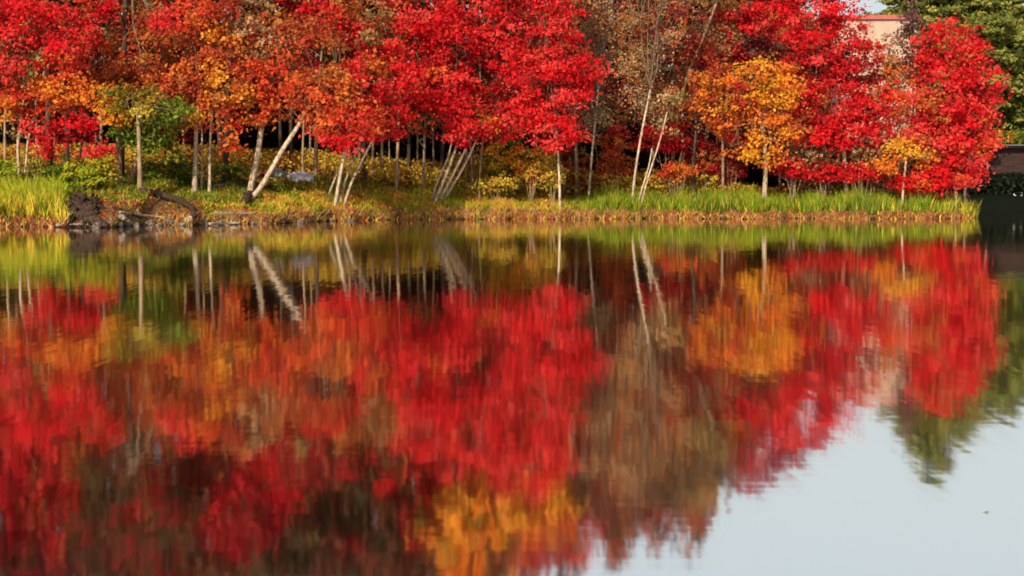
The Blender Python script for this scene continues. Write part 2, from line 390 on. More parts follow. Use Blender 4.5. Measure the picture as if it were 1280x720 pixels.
T('oak_tree', 'tall olive brown tree behind the fan of thin pale trunks', 'tree', 99,
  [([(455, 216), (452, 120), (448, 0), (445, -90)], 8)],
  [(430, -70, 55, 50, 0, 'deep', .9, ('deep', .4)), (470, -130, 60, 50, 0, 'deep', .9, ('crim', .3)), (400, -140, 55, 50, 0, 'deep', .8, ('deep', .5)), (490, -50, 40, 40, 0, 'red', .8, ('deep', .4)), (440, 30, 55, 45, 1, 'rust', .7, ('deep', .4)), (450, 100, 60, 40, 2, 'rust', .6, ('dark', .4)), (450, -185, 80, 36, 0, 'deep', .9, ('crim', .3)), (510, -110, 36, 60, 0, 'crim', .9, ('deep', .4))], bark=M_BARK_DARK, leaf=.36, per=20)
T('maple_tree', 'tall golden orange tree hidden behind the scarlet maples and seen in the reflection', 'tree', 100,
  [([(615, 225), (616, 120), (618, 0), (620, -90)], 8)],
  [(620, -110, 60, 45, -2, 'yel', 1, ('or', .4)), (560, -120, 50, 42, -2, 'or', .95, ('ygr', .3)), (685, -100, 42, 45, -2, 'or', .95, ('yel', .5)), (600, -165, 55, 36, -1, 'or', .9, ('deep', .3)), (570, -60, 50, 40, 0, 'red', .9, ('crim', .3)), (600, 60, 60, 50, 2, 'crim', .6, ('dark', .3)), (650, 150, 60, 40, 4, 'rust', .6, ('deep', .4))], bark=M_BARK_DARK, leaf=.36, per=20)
# ---- the brown, half bare trees of the middle
T('birch_tree', 'half bare brown tree with a slim pale trunk just right of the scarlet maple', 'tree', 97,
  [([(736, 250), (738, 215), (744, 150), (748, 112)], 3.6)],
  [(765, 50, 42, 44, 1, 'brown', 1.05, ('olive', .4)), (750, 115, 28, 40, 2, 'olive', 0.77, ('brown', .4)), (765, -20, 46, 44, 1, 'brown', 1.05, ('crim', .25)), (742, 155, 24, 18, 0, 'or', 0.70, ('brown', .6)), (740, 20, 34, 40, 1, 'tan', 0.91, ('brown', .6)), (750, -90, 44, 46, 1, 'crim', 1.12, ('deep', .45)), (720, -135, 50, 44, 1, 'crim', 1.1, ('red', .3)), (690, -155, 40, 36, 1, 'crim', 1.1), (765, -120, 34, 34, 1, 'deep', 1.1, ('crim', .4))], leaf=.125, per=90, twig=5, clump=.95)
T('birch_tree', 'half bare brown tree on the brightest thin white leaning trunk', 'tree', 96,
  [([(790, 252), (794, 215), (802, 165), (813, 112)], 3.8)],
  [(815, 70, 42, 46, 1.5, 'olive', 0.91, ('brown', .6)), (830, 10, 46, 44, 1, 'brown', 1.05, ('crim', .3)), (800, 130, 28, 36, 1.5, 'olive', 0.70, ('brown', .6)), (830, -60, 46, 42, 1, 'olive', 1.12, ('deep', .45)), (785, -60, 40, 40, 1, 'brown', 1.05, ('crim', .4)), (800, -110, 34, 34, 1, 'crim', 0.98, ('deep', .45))], leaf=.125, per=90, twig=5, clump=.95)
T('birch_tree', 'half bare brown tree with a dark limb slanting right below the distant red crowns', 'tree', 101,
  [([(838, 235), (842, 180), (852, 110), (880, 45), (895, 5)], 5)],
  [(860, 60, 36, 40, 1, 'brown', 0.91, ('crim', .45)), (880, -5, 44, 38, 1, 'olive', 1.12, ('crim', .35)), (880, -55, 42, 40, 1, 'olive', 1.12, ('deep', .45)), (850, 120, 34, 36, 1, 'crim', 0.70, ('brown', .5)), (872, -84, 34, 30, 1, 'deep', 1.2, ('olive', .4)), (915, -55, 30, 28, 1, 'deep', 1.1, ('crim', .4))], bark=M_BARK_TAN, leaf=.125, per=90, twig=5, clump=.95)
# ---- right hand group
T('maple_tree', 'golden orange maple with a pale trunk above the green reeds', 'tree', 96,
  [([(955, 252), (957, 222), (958, 195), (952, 150), (940, 90)], 7)],
  [(902, 98, 26, 26, 0, 'or', .7, ('rust', .5)), (948, 92, 26, 20, -1, 'yel', .8, ('or', .45)), (985, 98, 28, 26, -1, 'yel', .85, ('or', .35)), (975, 120, 28, 16, -1.2, 'yel', .8), (905, 150, 24, 18, -1, 'or', .75, ('rust', .45)), (938, 128, 24, 15, -1.3, 'or', .75, ('yel', .4)), (965, 160, 30, 20, -1.2, 'or', .8, ('yel', .4)), (995, 160, 18, 22, -1, 'or', .7, ('rust', .4)), (940, 182, 18, 24, -1.4, 'yel', .75, ('or', .5)), (968, 195, 16, 16, -1.4, 'or', .75), (915, 182, 14, 14, -1, 'or', .6, ('crim', .4)), (885, 128, 20, 20, 0, 'ochre', .6, ('rust', .5)), (930, 150, 44, 44, 1, 'rust', .8, ('crim', .4)), (882, 112, 20, 24, .5, 'rust', .8, ('or', .4)), (925, 118, 16, 18, -1.4, 'rust', .8, ('crim', .4)), (1006, 128, 14, 24, -.5, 'orred', .8, ('red', .4))])
T('maple_tree', 'tall red tree whose upper crown shows pink red behind the golden maple', 'tree', 104,
  [([(925, 235), (927, 150), (932, 60), (938, 0)], 6)],
  [(920, 25, 40, 26, -1, 'red', .9, ('crim', .3)), (900, 50, 30, 16, -1, 'red', .8, ('brown', .4)), (960, 20, 46, 36, 0, 'red', .9, ('crim', .35)), (950, -35, 42, 34, 0, 'crim', .9, ('red', .4)), (950, -62, 30, 22, 0, 'crim', 1, ('red', .4)), (990, -35, 28, 22, 0, 'crim', 1, ('red', .5)), (930, 60, 30, 20, 0, 'plum', .6, ('red', .3)), (960, 70, 36, 24, 1, 'crim', .7, ('plum', .3))], bark=M_BARK_DARK)
T('maple_tree', 'broad vivid red maple standing between the golden maple and the round red one', 'tree', 97,
  [([(1058, 246), (1057, 220), (1055, 180), (1045, 100), (1035, 20)], 6), ([(1036, 246), (1036, 220), (1030, 170), (1015, 100)], 4, .5)],
  [(1010, 15, 46, 36, 0, 'red', 1, ('crim', .3)), (1052, 22, 30, 28, 0, 'red', 1), (1020, 75, 46, 40, -.5, 'red', 1, ('crim', .35)), (1065, 78, 36, 28, -1, 'red', 1.1), (1088, 62, 20, 11, -1.2, 'red', 1.05), (1035, 125, 50, 34, -1, 'red', 1.1, ('crim', .2)), (1085, 130, 36, 40, -.5, 'red', 1.05, ('crim', .35)), (1015, 165, 32, 20, -1, 'red', 1), (1065, 165, 40, 22, -1, 'red', 1.05), (1000, -10, 40, 22, 0, 'crim', .8)])
T('maple_tree', 'round vivid red maple at the right end of the bank before the dark pine', 'tree', 95.5,
  [([(1194, 252), (1195, 225), (1196, 195), (1188, 140), (1185, 80)], 5), ([(1183, 248), (1184, 225), (1182, 195), (1165, 150)], 3.5, .7), ([(1206, 248), (1207, 225), (1212, 190), (1222, 150)], 3.5, .5)],
  [(1185, 62, 44, 34, 0, 'red', 1.1), (1160, 75, 24, 26, 1, 'crim', .8, ('red', .4)), (1215, 95, 36, 34, -.5, 'red', 1.1), (1222, 130, 34, 36, -.5, 'red', 1.1), (1175, 120, 44, 40, -1, 'red', 1.1), (1205, 165, 40, 36, -1, 'red', 1.1), (1150, 145, 34, 36, -.5, 'red', 1.05, ('orred', .3)), (1132, 110, 16, 26, 0, 'orred', .8, ('red', .4)), (1180, 185, 36, 30, -1, 'red', 1.1), (1200, 212, 30, 20, -1, 'red', 1.05), (1165, 222, 26, 13, -1, 'red', 1, ('orred', .4)), (1232, 165, 16, 22, -.5, 'red', 1)])
T('broadleaf_tree', 'hazy peach orange tree between the two vivid red crowns below the tall building', 'tree', 108,
  [([(1108, 238), (1109, 160), (1110, 90), (1112, 60)], 4)],
  [(1116, 66, 20, 26, 0, 'peach', 1, ('tan', .5)), (1128, 92, 14, 22, 0, 'or', .9, ('peach', .5)), (1108, 105, 24, 22, 0, 'peach', 1, ('or', .3)), (1102, 140, 28, 28, 0, 'rust', 1), (1120, 170, 26, 30, 0, 'peach', .9, ('rust', .4)), (1120, 205, 24, 20, 0, 'rust', .9)], bark=M_BARK_TAN)
T('broadleaf_tree', 'thin plum brown tree against the sky beside the pine top', 'tree', 106,
  [([(1142, 238), (1142, 150), (1141, 60), (1140, 10)], 3.5)],
  [(1139, 24, 15, 20, 0, 'plum', 1.2), (1142, 54, 13, 20, 0, 'plum', 1.2, ('dark', .3)), (1141, 84, 13, 18, 0, 'plum', 1), (1140, -4, 9, 12, 0, 'plum', .7)], bark=M_BARK_DARK, leaf=.18)
T('shrub_tree', 'small peach orange tree tucked under the round red maple', 'tree', 94.5,
  [([(1128, 250), (1130, 225), (1132, 205), (1135, 185)], 3.5)],
  [(1136, 186, 28, 18, -.5, 'peach', 1, ('yel', .4)), (1118, 202, 20, 14, -.5, 'or', .8, ('tan', .4)), (1155, 200, 16, 14, 0, 'tan', .8, ('or', .4))])

# ------------------------------------------------------------------ pines
def pine(label, px, D, tip, base_y, half, n_lev, seed_az):
    k = mpp(D)
    p0 = at(px, base_y, D); base = np.array([p0[0], D, gz(p0[0], D) - 0.05])
    top = at(px, tip, D)
    root = thing('pine_tree', label, 'tree', base)
    L = Leaves(); H = top[2] - base[2]
    paths = [([np.zeros(3), np.array([0, 0, H * .5]), np.array([0.1, 0, H])], [0.32, 0.2, 0.03])]
    nb = 0
    for i in range(n_lev):
        f = (i + 0.5) / n_lev                        # 0 top .. 1 bottom
        z = H * (1 - f * 0.80) - 0.2
        rad = half * k * (0.10 + 0.98 * min(1, f / .5) ** 0.9) * rng.uniform(.75, 1.12)
        m = 6 if f < .25 else 9
        for j in range(m):
            az = seed_az + 2 * PI * (j + rng.uniform(-.3, .3)) / m + i * 0.7
            r_ = rad * rng.uniform(0.75, 1.1)
            d = np.array([math.cos(az), math.sin(az), 0])
            e = d * r_ + np.array([0, 0, z + 0.12 * r_ + rng.normal(0, .15)])
            s = np.array([0, 0, z - 0.15 * r_ * .4])
            paths.append((wob(s, e, 4, .06), [0.06, .05, .035, .015]))
            for q in np.arange(0.35, 1.01, 0.22):
                c = s + (e - s) * q
                w = max(.3, r_ * 0.28 * (1.15 - .4 * q))
                blob(L, base + c + rng.normal(0, .1, 3), (w, w, w * .33), 'pine', .6, leaf=.26, clump=.4, per=24, upbias=1.0, flat=.4)
    link('crown', L.mesh(base), M_NEEDLE, root)
    link('trunk', tubes(paths), M_BARK_DARK, root)
pine('tall dark green pine rising behind the round red maple', 1174, 137, -86, 232, 104, 19, 0.3)
pine('second green pine at the right edge above the low brown building', 1264, 139, -8, 232, 72, 16, 1.1)
pine('third green pine further right behind the low brown building', 1330, 146, -40, 232, 70, 14, 2.1)

# ------------------------------------------------------------------ slender trees in the dark wood (copies of a few sources)
def copy_tree(o, parent=None):
    c = o.copy(); C.objects.link(c)
    if parent is not None: c.parent = parent
    for ch in list(o.children): copy_tree(ch, c)
    return c

def make_slender(bark, pal, mix, h, w):
    root = thing('slender_tree', 'x', 'tree', (0, 0, 0))
    L = Leaves()
    lean = rng.normal(0, .35, 2)
    top = np.array([lean[0], lean[1], h])
    blob(L, top * .8, (1.5, 1.4, 1.6), pal, .5, leaf=.2, per=20, mix=mix)
    blob(L, top * 1.0, (1.2, 1.2, 1.2), pal, .5, leaf=.2, per=20, mix=mix)
    link('crown', L.mesh(np.zeros(3)), M_LEAF, root)
    pts = [(0, 0, -.2), (lean[0] * .1, 0, h * .3), (lean[0] * .5, lean[1] * .3, h * .65), tuple(top)]
    paths = [(np.array(pts), [w, w * .85, w * .6, w * .2])]
    for _ in range(7):
        a = rng.uniform(0, 2 * PI); z = rng.uniform(.35, .85)
        s = np.array([lean[0] * z * .6, lean[1] * z * .5, h * z])
        paths.append((wob(s, s + np.array([math.cos(a), math.sin(a), rng.uniform(.4, 1.2)]) * rng.uniform(.6, 1.4), 3, .06), [.03, .02, .008]))
    link('trunk', tubes(paths, 7), bark, root)
    return root
SRC = [make_slender(M_BARK_TAN, 'rust', ('crim', .5), 7.6, .09), make_slender(M_BARK_DIM, 'crim', ('dark', .4), 8.2, .12),
       make_slender(M_BARK_DIM, 'rust', ('olive', .4), 7.0, .07), make_slender(M_BARK_DARK, 'dark', ('rust', .4), 7.8, .13)]
SRC_R = [make_slender(M_BARK, 'tan', ('rust', .4), 3.2, .055), make_slender(M_BARK_TAN, 'brown', ('crim', .4), 3.6, .06)]
used = set()
def place(src, px, D, label, group, sc=1.0):
    X = (px - 640) / F * D
    first = src.name not in used
    o = src if first else copy_tree(src)
    used.add(src.name)
    o.location = (X, D, gz(X, D) - .03); o.rotation_euler = (0, 0, rng.uniform(0, 6.28)); o.scale = (sc, sc, sc * rng.uniform(.92, 1.08))
    o['label'] = label; o['group'] = group
ROWS = [
 ('thin trunk in the dark wood above the left reeds and green shrubs', 'thin trunks in the dark wood at the far left', SRC,
  [(8, 98), (48, 99), (70, 101), (86, 97), (108, 102), (128, 99), (192, 100), (214, 98), (-20, 99), (-50, 96)]),
 ('thin trunk in the dark wood behind the leaning thick trunks and white boulder', 'thin trunks in the dark wood behind the leaning trunks', SRC,
  [(232, 101), (276, 99), (292, 102), (352, 101), (379, 97), (395, 94), (388, 103), (365, 99)]),
 ('thin trunk in the dark wood between the fan of trunks and the leaning bundle', 'thin trunks in the dark wood between the two red trees', SRC,
  [(466, 99), (477, 101), (487, 103), (511, 101), (522, 104), (530, 98), (543, 102), (553, 100), (438, 103), (450, 105)]),
 ('thin trunk among the yellow bushes below the large scarlet maple', 'thin trunks among the yellow bushes', SRC,
  [(583, 99), (591, 97), (599, 95), (613, 98), (622, 100), (640, 97), (672, 100), (702, 96), (693, 99)]),
 ('thin trunk in the thicket under the brown half bare trees', 'thin trunks under the brown trees', SRC,
  [(712, 102), (721, 99), (748, 101), (760, 104), (772, 100), (815, 103), (833, 99), (865, 98), (872, 101), (882, 100)]),
 ('thin trunk in the thicket left of and behind the golden orange maple', 'thin trunks beside the golden maple', SRC,
  [(898, 100), (903, 98), (909, 102), (928, 101), (974, 101)]),
 ('pale thin sapling in the row below the broad red maple', 'pale saplings below the broad red maple', SRC_R,
  [(987, 97), (1000, 98), (1010, 97.5), (1022, 98.5), (1030, 97), (1047, 98), (1068, 97.5), (1078, 98.5), (1088, 97), (1097, 98), (1105, 97), (1117, 98), (1046, 99.5), (1072, 100), (1092, 99.5), (1015, 99.6)]),
]
for label, group, srcs, lst in ROWS:
    for i, (px, D) in enumerate(lst):
        place(srcs[i % len(srcs)], px, D, label, group, rng.uniform(.85, 1.15))
tsap = T('slender_tree', 'single taller tan trunk in the gap between the fan of trunks and the leaning bundle', 'tree', 97,
  [([(496, 228), (497, 190), (499, 145), (500, 100)], 5)], [(500, 120, 22, 24, 1, 'rust', .6), (503, 85, 22, 20, 1, 'rust', .6)], bark=M_BARK_TAN)
T('slender_tree', 'pale forked sapling leaning right beside the brightest white trunk', 'tree', 95,
  [([(802, 252), (812, 215), (824, 180), (834, 140)], 2.8), ([(798, 250), (806, 225), (812, 205), (815, 185)], 2.5)],
  [(836, 130, 22, 22, 1, 'brown', .5, ('olive', .4)), (826, 160, 20, 18, 1, 'crim', .5, ('brown', .5))], leaf=.16)
T('slender_tree', 'faint pale sapling before the low brown building on the far bank', 'tree', 125,
  [([(1236, 240), (1236, 220), (1233, 198), (1232, 185)], 2)], [(1232, 182, 8, 8, 0, 'hedge', .5), (1238, 176, 8, 8, 0, 'hedge', .5)], bark=M_BARK_TAN)

# ------------------------------------------------------------------ shrubs
def shrub(label, px, py, rx, ry, D, pal, dens=1.1, mix=None, leaf=.15, name='shrub', group=None):
    k = mpp(D); c = at(px, py, D); g = gz(c[0], D)
    base = np.array([c[0], D, g - .03]); root = thing(name, label, 'shrub', base, group)
    L = Leaves()
    n = 3 if rx > 14 else 2
    for i in range(n):
        o = np.array([(i - (n - 1) / 2) * rx * k * .55, rng.normal(0, .15), rng.normal(0, ry * k * .12)])
        blob(L, c + o, (rx * k * (.75 if n > 1 else 1), rx * k * .7, ry * k), pal, dens, leaf=leaf, per=22, mix=mix, clump=.34)
    link('foliage', L.mesh(base), M_LEAF, root)
    paths = []
    for _ in range(8):
        e = c - base + unit(rng.normal(size=3)) * np.array([rx * k, rx * k * .6, ry * k]) * .75
        paths.append((wob((rng.normal(0, .08), rng.normal(0, .08), -.1), e, 4, .05), [.03, .024, .016, .006]))
    link('stem', tubes(paths, 6), M_BARK_TAN, root)
    return root
S = shrub
S('round bright green shrub above the dark hollow in the bank', 112, 222, 30, 22, 81, 'lime', 1.2, ('green', .4))
S('dull yellow green shrub behind the tall reeds at the far left', 62, 224, 26, 22, 82, 'green', 1.1, ('ygr', .4))
S('large green shrub at the left edge behind the reeds', -10, 222, 34, 24, 82, 'lime', 1.1, ('green', .4))
S('green bush between the straight tan trunk and the slim pale pair', 208, 216, 30, 18, 86, 'green', 1.1, ('ygr', .4))
S('low green bush right of the slim pale pair of trunks', 286, 215, 24, 10, 89, 'green', 1, ('ygr', .3))
S('rust coloured fern like shrub beside the foot of the dark leaning trunk', 134, 250, 20, 9, 79.5, 'rust', 1, ('orred', .3))
S('low olive bush between the upright thick trunk and white boulder', 345, 232, 22, 9, 88, 'green', .9, ('ochre', .4))
S('yellow bush right of the leaning bundle of trunks', 630, 196, 26, 22, 96, 'yel', .9, ('ygr', .5))
S('orange bush below the large scarlet maple', 664, 206, 22, 26, 95.5, 'or', .9, ('ochre', .5))
S('narrow yellow bush below the tip of the scarlet crown', 690, 214, 13, 30, 94.5, 'ochre', .9, ('ygr', .4))
S('ochre bush at the top of the grassy bank below the yellow bush', 618, 228, 24, 12, 95, 'ochre', .9, ('ygr', .3))
S('dull orange brown bush left of the slim pale trunk of the brown trees', 718, 208, 18, 24, 100, 'rust', .7, ('olive', .4))
S('orange red bush between the two slim pale trunks of the brown trees', 770, 190, 18, 34, 99, 'rust', .8, ('orred', .45))
S('dark red bush right of the brightest white trunk', 838, 172, 34, 18, 99, 'crim', .85, ('red', .3))
S('low orange bush above the reeds under the dark red bush', 846, 214, 24, 11, 97.5, 'orred', .9, ('or', .3))
S('crimson bush against the left side of the golden maple', 878, 200, 24, 24, 99.5, 'crim', .8, ('rust', .4))
S('dusky crimson bush under the left half of the golden maple', 914, 205, 18, 20, 98.5, 'crim', .8, ('olive', .4))
S('red bush just right of the golden maple trunk', 990, 212, 20, 12, 96.2, 'red', 1.3, ('crim', .3))
S('red bush at the middle of the row under the broad red maple', 1030, 216, 26, 10, 96.2, 'red', 1.3, ('crim', .3))
S('rosy bush at the right of the row under the broad red maple', 1078, 216, 24, 10, 96.2, 'orred', 1.3, ('red', .5))
S('tan twiggy bush below the broad red maple crown', 1035, 190, 40, 16, 99, 'tan', .6, ('brown', .5))
S('pinkish tan twiggy bush left of the small peach tree', 1090, 192, 24, 16, 98, 'tan', .7, ('brown', .4))
S('low orange red bush in front of the round red maple trunk', 1150, 228, 30, 10, 95, 'red', 1, ('orred', .4))
S('yellow green leafy bush at the right edge between pine and brown building', 1258, 172, 22, 9, 133.5, 'ygr', .9, ('green', .5), leaf=.2)

# ------------------------------------------------------------------ dark wood mass, far hedge
def mass(name, label, cat, boxes, pal, n, leaf, mat=M_LEAF, mix=None):
    L = Leaves()
    tot = sum((b[1] - b[0]) for b in boxes)
    for (x0, x1, d0, d1, ztop) in boxes:
        m = int(n * (x1 - x0) / tot)
        px = rng.uniform(x0, x1, m); D = rng.uniform(d0, d1, m)
        X = (px - 640) / F * D; g = ground_z(X, D)
        top = ztop * (1 + .22 * vnoise(X, D, 0, .5, 3) + .12 * vnoise(X, D, 0, 1.7, 5))
        Z = g + top * rng.uniform(0, 1, m) ** .8
        pc = np.array(PAL[pal]); c = pc[rng.integers(0, 4, m)]
        if mix:
            q = vnoise(X, D, Z, .6, 7) + rng.normal(0, .2, m) < mix[1]
            c = np.where(q[:, None], np.array(PAL[mix[0]])[rng.integers(0, 4, m)], c)
        L.add(np.stack([X, D, Z], 1), unit(rng.normal(size=(m, 3)) + SUNV * .5), leaf * rng.uniform(.6, 1.4, m), c * rng.uniform(.7, 1.2, (m, 1)))
    return tag(link(name, L.mesh(np.zeros(3)), mat), label, cat, kind='stuff')
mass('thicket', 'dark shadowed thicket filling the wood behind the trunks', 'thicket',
     [(-200, 700, 106, 119, 6.0), (700, 960, 105, 118, 4.5), (960, 1190, 103, 116, 3.2)], 'dark', 90000, .46)  # leaves coloured near black, standing in for the shade under the canopy
mass('undergrowth', 'dim brown and ochre brush between the trunks at the top of the bank', 'brush',
     [(-100, 560, 98, 107, 1.3), (560, 900, 98, 105, 1.9), (900, 1190, 97.5, 102, 1.1)], 'rust', 34000, .2, mix=('ochre', .45))
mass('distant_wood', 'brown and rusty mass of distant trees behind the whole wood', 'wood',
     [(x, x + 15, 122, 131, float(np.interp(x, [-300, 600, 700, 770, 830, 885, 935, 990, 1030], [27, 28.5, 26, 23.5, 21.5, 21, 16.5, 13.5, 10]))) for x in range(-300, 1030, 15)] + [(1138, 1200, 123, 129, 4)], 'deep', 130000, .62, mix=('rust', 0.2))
mass('hedge', 'almost black hedge along the far bank under the low brown building', 'hedge',
     [(1160, 1420, 121.8, 124.5, 1.0)], 'hedge', 9000, .3)

# ------------------------------------------------------------------ grass, reeds, fallen leaves
def blades(name, label, cat, px, s, hgt, wid, colfn, lean=.25, kind='stuff'):
    n = len(px)
    # position inland of the shoreline
    D = np.full(n, 90.0)
    for _ in range(6):
        X = (px - 640) / F * D
        D = shore_y(X) + s
    X = (px - 640) / F * D
    s2 = land_s(X, D)
    ok = s2 > -0.25
    X, D, px, s, hgt, wid = X[ok], D[ok], px[ok], s[ok], hgt[ok], wid[ok]; n = len(X)
    Z = ground_z(X, D); Z = np.maximum(Z, -.15) - .02
    base = np.stack([X, D, Z], 1)
    ln = rng.normal(0, lean, (n, 2))
    axis = np.stack([ln[:, 0], ln[:, 1], np.ones(n)], 1) * hgt[:, None]
    az = rng.uniform(0, PI, n)
    side = np.stack([np.cos(az), np.sin(az), np.zeros(n)], 1) * wid[:, None]
    bend = np.stack([ln[:, 0], ln[:, 1], np.zeros(n)], 1) * -0.2 * hgt[:, None]
    col = colfn(px, s, X, D, n)
    me = kites(base, axis, side, col.astype(np.float32), .4, bend)
    return tag(link(name, me, M_GRASS), label, cat, kind=kind)

def pick(pal, n): return np.array(PAL[pal])[rng.integers(0, 4, n)] * rng.uniform(.75, 1.2, (n, 1))

# the ochre and green bank of the left and middle
n = 60000
px = rng.uniform(95, 830, n); s = rng.uniform(0, 1, n) ** 1.3 * 15
keep = ~((px < 138) & (s < 6)) & ~((px < 260) & (s < 3.5) & (rng.uniform(size=n) < .45)); px, s = px[keep], s[keep]; n = len(px)
def col_bank(px, s, X, D, n):
    a = vnoise(X, D, 0, .8, 3) + .4 * vnoise(X, D, 0, 2.3, 6) + rng.normal(0, .2, n)
    c = np.where((a > .1)[:, None], pick('lime', n) * .95, pick('ochre', n))
    c = np.where((a < -.62)[:, None], pick('rust', n), c)
    g = np.clip((s - 6) / 4, 0, 1)
    c = np.where((rng.uniform(size=n) < g * .65)[:, None], pick('green', n) * .8, c)
    gl = (px < 330) & (s > 4) & (rng.uniform(size=n) < .7); c = np.where(gl[:, None], pick('green', n), c)
    shore = (s < .9) & (rng.uniform(size=n) < .6)
    return np.where(shore[:, None], pick('tan', n), c)
hg = rng.uniform(.12, .42, n) * np.where(px > 380, 1.15, .8) * np.where((px < 255) & (s < 5.5), .35, 1) * np.where((px < 345) & (s < 3), .6, 1); hg *= 1 + .5 * vnoise(px * .05, s, 0, 1, 2)
blades('bank_grass', 'ochre and olive grass covering the sloping bank below the trunks', 'grass', px, s, hg, rng.uniform(.018, .045, n), col_bank, .4)
# green reeds of the right
n = 26000
px = rng.uniform(700, 1232, n); s = .7 + rng.uniform(0, 1, n) * 5.5
def col_reed(px, s, X, D, n):
    c = pick('lime', n) * np.array([.62, .76, .7]); a = vnoise(X, D, 0, .9, 8) + rng.normal(0, .25, n)
    c = np.where((a > .25)[:, None], pick('green', n), c)
    y = rng.uniform(size=n) < np.clip((px - 1150) / 120, 0, .5) + .12
    return np.where(y[:, None], pick('ochre', n) * np.array([.9, 1.1, 1]), c)
hg = rng.uniform(.35, 1.15, n) * (1 + .35 * vnoise(px * .06, s * .4, 0, 1, 4) + .3 * vnoise(px * .21, s * .8, 0, 1, 14)) * np.clip((px - 690) / 60, .4, 1)
blades('reeds', 'bright green reeds along the right half of the bank', 'reeds', px, s, hg, rng.uniform(.018, .04, n), col_reed, .2)
# tall yellow green reeds at the left
n = 14000
px = rng.uniform(-120, 92, n); s = rng.uniform(.1, 1, n) * 7
hg = rng.uniform(.5, 1.15, n) * (1 + .3 * vnoise(px * .06, s * .4, 0, 1, 9)) * np.clip((96 - px) / 25, .3, 1)
def col_left(px, s, X, D, n):
    c = pick('lime', n) * 1.1
    y = rng.uniform(size=n) < np.clip(.55 - s * .12, .05, .6)
    return np.where(y[:, None], pick('ochre', n) * 1.1, c)
blades('tall_grass', 'tall yellow green grass overhanging the water at the far left', 'grass', px, s, hg, rng.uniform(.02, .045, n), col_left, .2)
# fringe of dry grass at the water's edge on the right
n = 30000
px = rng.uniform(-100, 1230, n); s = rng.uniform(-.25, 1.1, n)
keep = ~((px > 80) & (px < 138)) & ~((px < 320) & (rng.uniform(size=n) < .6)) & (vnoise(px * .09, s * .3, 0, 1, 13) + rng.normal(0, .3, n) > -.1); px, s = px[keep], s[keep]; n = len(px)
blades('dry_fringe', 'brown and straw coloured dry fringe at the water edge below the reeds', 'dry grass', px, s, rng.uniform(.08, .34, n) * (1 + .6 * vnoise(px * .13, s, 0, 1, 21)), rng.uniform(.02, .05, n),
       lambda px, s, X, D, n: np.where((rng.uniform(size=n) < .5)[:, None], pick('tan', n) * .9, np.where((rng.uniform(size=n) < .5)[:, None], pick('rust', n) * .8, pick('ochre', n))), .5)
# fallen leaves
n = 34000
px = np.where(rng.uniform(size=n) < .3, rng.uniform(80, 340, n), rng.uniform(-60, 1230, n)); s = rng.uniform(.0, 1, n) ** 1.4 * 24
D = np.full(n, 90.)
for _ in range(6): D = shore_y((px - 640) / F * D) + s
X = (px - 640) / F * D; ok = land_s(X, D) > 0.05; X, D = X[ok], D[ok]; n = len(X)
Lf = Leaves()
mixc = np.where((rng.uniform(size=n) < .5)[:, None], pick('rust', n), np.where((rng.uniform(size=n) < .4)[:, None], pick('or', n), pick('brown', n)))
Lf.add(np.stack([X, D, ground_z(X, D) + .03 + rng.uniform(0, .05, n)], 1), unit(rng.normal(0, .35, (n, 3)) + np.array([0, -.15, 1])), rng.uniform(.08, .17, n), mixc * .9)
tag(link('fallen_leaves', Lf.mesh(np.zeros(3)), M_LEAF), 'rust and orange fallen leaves scattered over the bank and wood floor', 'leaves', kind='stuff')

# ------------------------------------------------------------------ logs, rocks, small things
def log(label, pts, w, mat, D=None, name='log'):
    P = []
    for q in pts:
        P.append(at(q[0], q[1], q[2]) if len(q) > 3 else on_ground(q[0], q[1]) + np.array([0, 0, .12 * w / 4]))
    P = np.array(P); c = P.mean(0)
    k = mpp(c[1]); R = np.linspace(1, .7, len(P)) * w * k / 2
    paths = [(P - c, R)]
    d = unit(P[-1] - P[0])
    for t in (.35, .7):                       # broken side stubs
        s = (P[0] + (P[-1] - P[0]) * t) - c
        paths.append((wob(s, s + np.array([rng.normal(0, .1), -.05, rng.uniform(.18, .3)]), 3, .01), [w * k * .2, w * k * .15, w * k * .06]))
    return tag(link(name, tubes(paths, 10), mat, None, c), label, 'log')
log('dark fallen log sloping down to the water right of the straight tan trunk', [(178, 245), (205, 251), (228, 258), (241, 267), (243, 277)], 9, M_LOG_DARK)
log('grey log lying in the water below the dark hollow', [(70, 284.3), (90, 283.0), (112, 283.6)], 3.5, M_LOG)
log('grey brown log slanting over the dark hollow in the bank', [(84, 270), (98, 271), (111, 276)], 5, M_LOG)
log('long pale log along the water edge right of the leaning trunks', [(327, 277.5), (365, 277), (404, 275.6)], 4, M_LOG)
log('thin brown log at the foot of the slim pale pair of trunks', [(262, 282.5), (285, 281.5), (300, 281.5)], 3.5, M_LOG)
log('arched brown branch on the bank left of the upright thick trunk', [(268, 240), (282, 226), (296, 228), (307, 240)], 4.5, M_BARK_DARK, name='fallen_branch')
log('pale straight log lying on the slope behind the slim pale pair', [(258, 238), (280, 234), (300, 233)], 4, M_LOG)
log('dark slanting root below the fork of the leaning trunks', [(306, 258), (318, 240), (328, 225)], 9, M_LOG_DARK, name='root')
log('dark fallen trunk crossing the bank right of the fan of trunks', [(468, 222), (485, 230), (500, 243)], 7, M_LOG_DARK)

